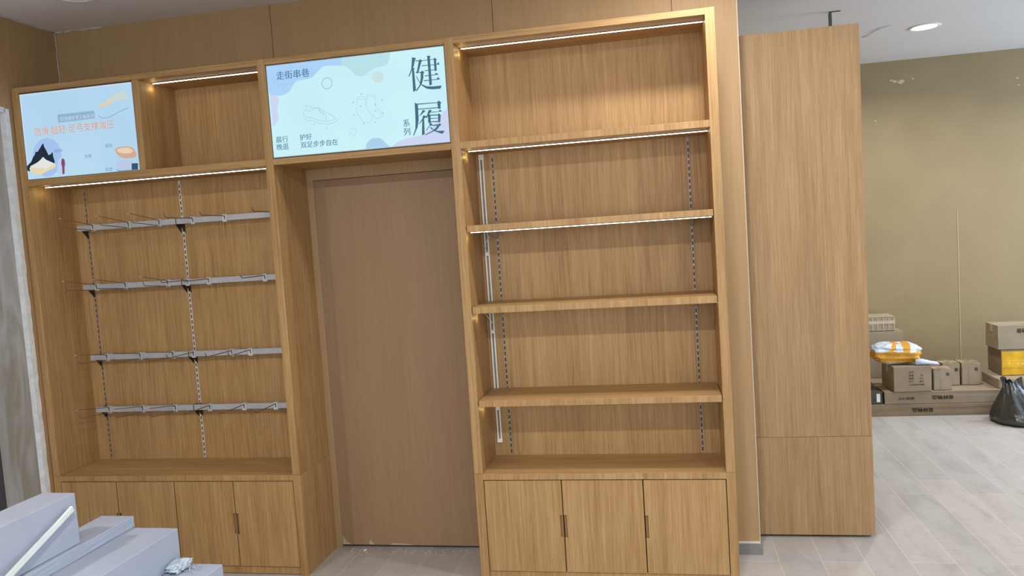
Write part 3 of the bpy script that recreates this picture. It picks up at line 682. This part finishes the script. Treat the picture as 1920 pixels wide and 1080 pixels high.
cw = thing('ceiling_wire', 'thin grey wires poking out of the ceiling near the tall cabinet', 'wire', (2.50, 2.65, CEIL))
for k in range(3):
    bm = bmesh.new()
    add_tube(bm, [(2.485, 2.73, CEIL-.012), (2.505+.006*k, 2.68, CEIL-.014-.004*k), (2.53+.01*k, 2.58, CEIL-.006), (2.56+.03*k, 2.50-.02*k, CEIL-.002)], .0012, 6)
    obj('wire', bm, flat('wire_grey', lin(165, 172, 186), .5), cw)
# ------------------------------------------------------------------ cartons
def carton_mat(name, r, g, b):
    return flat(name, lin(r, g, b), .75, var=.07, scale=7, spec=.2, bump=.05, bscale=25)
CART = carton_mat('brown_cardboard', 146, 130, 108)
CART2 = carton_mat('pale_cardboard', 152, 138, 117)
CART3 = carton_mat('dark_cardboard', 134, 117, 96)
TAPE = flat('clear_tape', lin(182, 164, 134), .25, spec=.6)
INK = flat('carton_ink', lin(86, 74, 62), .8)
FILM = flat('creased_clear_film', lin(150, 134, 112), .28, spec=.6, var=.10, scale=16, bump=.25, bscale=30)
def carton(name, label, x0, x1, y0, y1, z0, z1, mat, rot=0, tape=True, text=None, group='cardboard cartons in the far room', squash=.004, wrap=False):
    cx, cy = (x0+x1)/2, (y0+y1)/2
    t = thing(name, label, 'carton', (cx, cy, z0), group, rot)
    hx, hy, h = (x1-x0)/2, (y1-y0)/2, z1-z0-.001
    bm = bmesh.new(); add_box(bm, -hx, hx, -hy, hy, 0, h)
    bmesh.ops.subdivide_edges(bm, edges=bm.edges[:], cuts=3, use_grid_fill=True)
    for v in bm.verts:
        if 0 < v.co.z < h or abs(v.co.x) < hx*.9:
            v.co.x += random.uniform(-1, 1)*squash*.5
            if abs(v.co.y) > hy*.95: v.co.y += random.uniform(-1, .6)*squash*.5
    o = obj('carton_body', bm, mat, t, .003); o.location = (0, 0, 0)
    if tape:
        bm = bmesh.new(); s = .022
        add_box(bm, -hx-.003, hx+.003, -s, s, h-.001, h+.0012)
        add_box(bm, -hx-.0035, -hx-.0005, -s, s, h-.06, h+.001)
        o = obj('packing_tape', bm, TAPE, t); o.location = (0, 0, 0)
    if wrap == 'film':
        bm = bmesh.new()
        add_box(bm, -hx+.004, hx-.004, -hy-.0035, -hy-.001, .003, h*.97)
        add_box(bm, -hx*.25, hx*.3, -hy-.005, -hy-.003, .002, h*1.0)
        add_box(bm, -hx, hx, -hy-.0045, -hy-.003, h*.78, h*.97)
        add_box(bm, -hx*.25, hx*.3, -hy, hy, h-.001, h+.0016)
        o = obj('packing_tape', bm, FILM, t); o.location = (0, 0, 0)
    elif wrap:
        bm = bmesh.new()
        for i in range(9):
            x = -hx+.008+(2*hx-.02)*i/8+random.uniform(-.004, .004)
            add_box(bm, x-.003, x+.003, -hy-.0035, -hy-.001, .004, h*.95)
        add_box(bm, -hx, hx, -hy-.003, -hy-.0005, h*.5, h*.72)
        add_box(bm, -hx-.002, hx+.002, -hy-.002, hy, h-.001, h+.001)
        o = obj('packing_tape', bm, flat('wrinkled_clear_tape', lin(186, 174, 150), .22, spec=.7), t); o.location = (0, 0, 0)
    if text:
        o = lettering('printed_text', [(b, x, z, s, bo, fl, sx) for b, x, z, s, bo, fl, sx in text], INK, t, -hy-.0045); o.location = (0, 0, 0)
    return t
FR = '易碎物品'
carton('long_carton', 'long flat brown carton lying on the floor at the bottom of the stack', 2.46, 4.05, 3.05, 3.62, 0, .099, CART3, text=[(FR, -.397, .036, .037, .001, True, 1.08)])
carton('long_carton', 'long flat carton lying on the lowest one, under the small taped cartons', 2.655, 4.05, 3.052, 3.60, .1, .201, CART, text=[(FR, -.345, .036, .037, .001, True, 1.1), ('小心轻放', -.60, .036, .026, .0002, False, 1.2)])
carton('small_box', 'small dark box with a white label left of the upper long carton', 2.46, 2.640, 3.06, 3.30, .1, .200, flat('dark_box_card', lin(70, 66, 60), .6), tape=False)
lb = [o for o in bpy.data.objects if o.name.startswith('small_box')][0]
bm = bmesh.new(); add_box(bm, .045, .072, -.1245, -.1205, .018, .085)
o = obj('label_sticker', bm, flat('white_label', lin(225, 226, 226), .6), lb); o.location = (0, 0, 0)
spec = [('货号:', -.03, .150, .017, .0002, False, 1.2), ('数量:', -.03, .125, .017, .0002, False, 1.1), ('重量:', -.03, .100, .017, .0002, False, 1.1), ('尺寸:', -.03, .075, .017, .0002, False, 1.1),
        ('双', .058, .125, .017, .0002, False, 1.2), ('公斤', .050, .100, .016, .0002, False, 1), ('厘米', .050, .075, .016, .0002, False, 1), ('小心轻放请勿倒置', -.03, .050, .0145, .0003, False, 1)]
carton('carton', 'brown carton with printed lines holding up the white and yellow parcel', 2.716, 3.000, 3.036, 3.34, .203, .408, CART, rot=.04, text=spec)
SM = 'small brown carton wrapped in clear tape'
g3 = 'small taped cartons standing on the long carton'
mk = [('易', .022, .118, .030, .001, False, 1)]
carton('small_carton', SM+', front one beside the big carton', 3.026, 3.160, 3.070, 3.215, .203, .374, CART, rot=.02, group=g3, wrap='film', text=mk)
carton('small_carton', SM+', middle one half hidden behind its neighbour', 3.150, 3.278, 3.235, 3.40, .203, .386, CART3, group=g3, wrap='film', text=mk)
carton('small_carton', SM+', rightmost of three, closest to the flat carton', 3.296, 3.434, 3.235, 3.42, .203, .385, CART, rot=-.03, group=g3, wrap='film', text=mk)
carton('carton', 'plain grey-brown carton half hidden behind the parcel', 2.50, 2.972, 3.635, 3.90, 0, .606, CART2)
carton('wrapped_carton', 'carton bound in many clear tape strips, topmost at the left by the far wall', 2.55, 2.915, 3.65, 3.89, .609, .735, CART2, wrap=True, tape=False)
carton('flat_carton', 'thin flat carton lying under the yellow wrapped box', 3.502, 4.05, 3.07, 3.40, .203, .278, CART2, tape=False)
yc = carton('yellow_box', 'brown carton wrapped in bright yellow tape between two cartons', 3.574, 3.98, 3.203, 3.46, .280, .487, CART3, tape=False)
bm = bmesh.new()
add_box(bm, -.200, .204, -.1325, -.1275, .002, .190); add_box(bm, -.199, .204, -.135, -.132, .060, .120)
o = obj('yellow_wrap', bm, flat('yellow_tape', lin(214, 164, 30), .3, spec=.6, var=.16, scale=14), yc, .002); o.location = (0, 0, 0)
o = lettering('printed_text', [('<<', -.10, .075, .05, 0, False, 1.2), ('!', -.155, .075, .05, 0, False, 1.4)], flat('pale_yellow_ink', lin(240, 216, 120), .5), yc, -.1355); o.location = (0, 0, 0)
carton('carton', 'carton with printed characters resting on the yellow wrapped box', 3.553, 4.02, 3.20, 3.44, .489, .684, CART2,
       text=[(FR+'请', -.10, .135, .038, .001, False, 1), ('品 名', .0, .102, .018, .0004, False, 1), ('数 量', .0, .078, .018, .0004, False, 1), ('重 量', .0, .054, .018, .0004, False, 1), ('1 双', .0, .030, .018, .0004, False, 1)])

# parcel: soft courier bag bound in yellow tape
def blob(cx, cy, z0, rx, ry, h, n=40, m=20, seed=1, wr=.05):
    random.seed(seed); bm = bmesh.new(); rings = []
    ph = [random.uniform(0, 6.28) for _ in range(8)]
    for j in range(m+1):
        v = -PI/2 + PI*j/m; ring_ = []
        for i in range(n):
            u = 2*PI*i/n
            e = .5
            cu = math.copysign(abs(math.cos(u))**e, math.cos(u)); su = math.copysign(abs(math.sin(u))**e, math.sin(u))
            cv = math.copysign(abs(math.cos(v))**.5, math.cos(v)); sv = math.copysign(abs(math.sin(v))**.9, math.sin(v))
            k = 1 + wr*(math.sin(5*u+ph[0]+3*v)+.6*math.sin(9*u+ph[1]-5*v)+.5*math.sin(13*v+ph[2]+2*u))
            x, y, z = cx+rx*cu*cv*k, cy+ry*su*cv*k, z0+h/2+h/2*sv*(1+wr*math.sin(3*u+ph[3]))
            ring_.append(bm.verts.new((x, y, max(z, z0))))
        rings.append(ring_)
    for a, b in zip(rings, rings[1:]):
        for k in range(n): bm.faces.new((a[k], a[(k+1) % n], b[(k+1) % n], b[k]))
    bmesh.ops.remove_doubles(bm, verts=bm.verts, dist=.0005)
    return bm
pc = thing('parcel', 'lumpy courier parcel bound with yellow tape over white wrapping, on a carton', 'parcel', (2.79, 3.22, .411))
bm = blob(2.785, 3.20, .4105, .180, .13, .168, n=150, m=80, seed=4, wr=.045)
for f in bm.faces:
    c = f.calc_center_median(); zz = (c.z-.4105)/.168; f.smooth = True
    xx = c.x-2.785
    yellow = (.10 < zz+.04*math.sin(xx*25) < .64) or (abs(xx*1.0+(.16-zz*.10)*0-.045-(zz-.7)*.05) < .035 and zz > .5) or (abs(xx+.075-(zz-.6)*.14) < .022 and zz > .5)
    if zz < .12 and xx > -.09: yellow = abs(xx-.06) < .03
    f.material_index = 1 if yellow else 0
PW = flat('white_courier_plastic', lin(196, 208, 228), .4, var=.16, scale=26, bump=.3, bscale=30)
PY = flat('yellow_parcel_tape', lin(204, 148, 48), .35, var=.2, scale=12, bump=.3, bscale=30)
obj('wrapping', bm, [PW, PY], pc, smooth=False)
bm = bmesh.new()
add_tube(bm, [(2.90, 3.08, .430), (2.95, 3.07, .436), (3.01, 3.065, .426), (3.05, 3.06, .420), (3.075, 3.06, .409)], [.028, .024, .016, .017, .003], 10)
for v in bm.verts: v.co.z = max(v.co.z, .4105)
obj('loose_flap', bm, PW, pc)

# black rubbish bag on the floor
bb = thing('plastic_bag', 'glossy black plastic bag gathered at the top, on the floor before the cartons', 'plastic bag', (3.545, 2.82, 0))
bm = bmesh.new(); n = 96; prof = [(.0, .0), (.150, .0), (.186, .010), (.198, .03), (.190, .06), (.170, .10), (.146, .14), (.122, .18), (.100, .215), (.080, .25), (.064, .28), (.060, .30), (.066, .325)]
rings = []
for j, (r, z) in enumerate(prof):
    rg = []
    for i in range(n):
        u = 2*PI*i/n; a = .035*min(1, z/.12)+.012+.10*max(0, (z-.2)/.12)
        k = 1 + a*math.sin(9*u+1.2*math.sin(z*12)) + .6*a*math.sin(17*u+z*18) + .03*math.sin(3*u+1)
        sx = -.050*max(0, (z-.05)/.27)
        rg.append(bm.verts.new((3.545+sx+r*k*math.cos(u), 2.82+r*k*math.sin(u)*(1-.55*max(0, (z-.1)/.22)), z+(.020*math.sin(2*u+2.6)+.008*math.sin(9*u) if z > .3 else 0))))
    rings.append(rg)
for a, b in zip(rings, rings[1:]):
    for k in range(n): bm.faces.new((a[k], a[(k+1) % n], b[(k+1) % n], b[k]))
bmesh.ops.remove_doubles(bm, verts=bm.verts, dist=.0003)
obj('bag_body', bm, flat('black_plastic_film', lin(42, 44, 40), .2, spec=.9, var=.18, scale=9, bump=.5, bscale=18), bb, smooth=True)

# ------------------------------------------------------------------ white blocks in the foreground
BLOCK = flat('white_block_foam', lin(160, 167, 183), .75, var=.035, scale=8, spec=.2, bump=.10, bscale=120)
def block(label, x0, x1, y0, y1, z0, z1):
    bm = bmesh.new(); add_box(bm, x0, x1, y0, y1, z0+.0006, z1)
    bmesh.ops.subdivide_edges(bm, edges=bm.edges[:], cuts=5, use_grid_fill=True)
    for v in bm.verts:
        v.co += Vector([random.uniform(-1, 1)*.0006 for _ in range(3)])
        v.co.z = max(v.co.z, z0+.0004)
    o = obj('white_block', bm, BLOCK, None, .003)
    # origin at the base centre
    c = Vector(((x0+x1)/2, (y0+y1)/2, z0))
    o.data.transform(Matrix.Translation(-c)); o.location = c
    return tag(o, label, 'block', 'white blocks stacked in the foreground')
block('thick white block on top of the foreground stack, a pale stick leaning on it', -1.069, -.948, -2.04, -1.437, .771, .938)
block('thin white slab between the top block and the wide block below it', -1.062, -.933, -1.80, -1.198, .730, .771)
block('wide white block in the middle of the stepped foreground stack', -1.12, -.761, -1.80, -1.203, .605, .730)
block('lowest white block in view, at the right corner, with crumpled film on it', -1.12, -.600, -1.80, -1.207, .455, .605)
block('white block hidden beneath the foreground stack, on the floor', -1.12, -.600, -1.80, -1.207, .0, .455)
bm = bmesh.new()
p0, p1 = Vector((-.930, -1.475, .900)), Vector((-.920, -1.80, .772+.008))
d = (p1-p0).normalized(); s = Vector((1, 0, 0)); u = d.cross(s).normalized()
vv = []
for p in (p0, p1):
    for a, b in ((-1, -1), (1, -1), (1, 1), (-1, 1)): vv.append(bm.verts.new(p+s*a*.004+u*b*.009))
for idx in ((0, 1, 2, 3), (7, 6, 5, 4), (0, 4, 5, 1), (1, 5, 6, 2), (2, 6, 7, 3), (3, 7, 4, 0)): bm.faces.new([vv[i] for i in idx])
o = obj('pale_stick', bm, flat('pale_stick', lin(214, 222, 216), .6), None, .001)
tag(o, 'pale flat stick leaning against the side of the top white block', 'stick')
bm = blob(-.728, -1.262, .6055, .028, .040, .034, 60, 30, seed=9, wr=.13)
o = obj('crumpled_film', bm, flat('clear_white_film', lin(176, 190, 200), .25, spec=.8, bump=.5, bscale=60), None, smooth=True)
tag(o, 'crumpled clear film lying against the stepped white blocks', 'plastic film')
bm = bmesh.new(); random.seed(12)
for k in range(60):
    x = random.uniform(-.70, -.655); y = random.uniform(-1.29, -1.225); r = random.uniform(.0012, .0035)
    bmesh.ops.create_icosphere(bm, subdivisions=1, radius=r, matrix=Matrix.Translation((x, y, .605+r*.8)))
o = obj('block_crumbs', bm, BLOCK); tag(o, 'white crumbs scattered beside the crumpled film', 'crumbs', kind='stuff')

# plaster crumbs on the floor at the door
bm = bmesh.new(); random.seed(21)
for k in range(70):
    x = random.uniform(-.86, -.03); y = random.uniform(.285, .35); r = random.uniform(.001, .004)
    bmesh.ops.create_icosphere(bm, subdivisions=1, radius=r, matrix=Matrix.Translation((x, y, r*.7)) @ Matrix.Diagonal((1.6, 1, .7, 1)))
o = obj('plaster_crumbs', bm, flat('plaster_crumb', lin(190, 182, 170), .8)); tag(o, 'plaster crumbs scattered on the floor before the door', 'crumbs', kind='stuff')
bm = bmesh.new()
add_prism(bm, [(-.742, .0), (-.722, .0), (-.718, .006), (-.735, .004)], .318, .334)
o = obj('plaster_chip', bm, flat('white_chip', lin(226, 222, 212), .7)); tag(o, 'largest white plaster chip on the floor before the door', 'plaster chip')
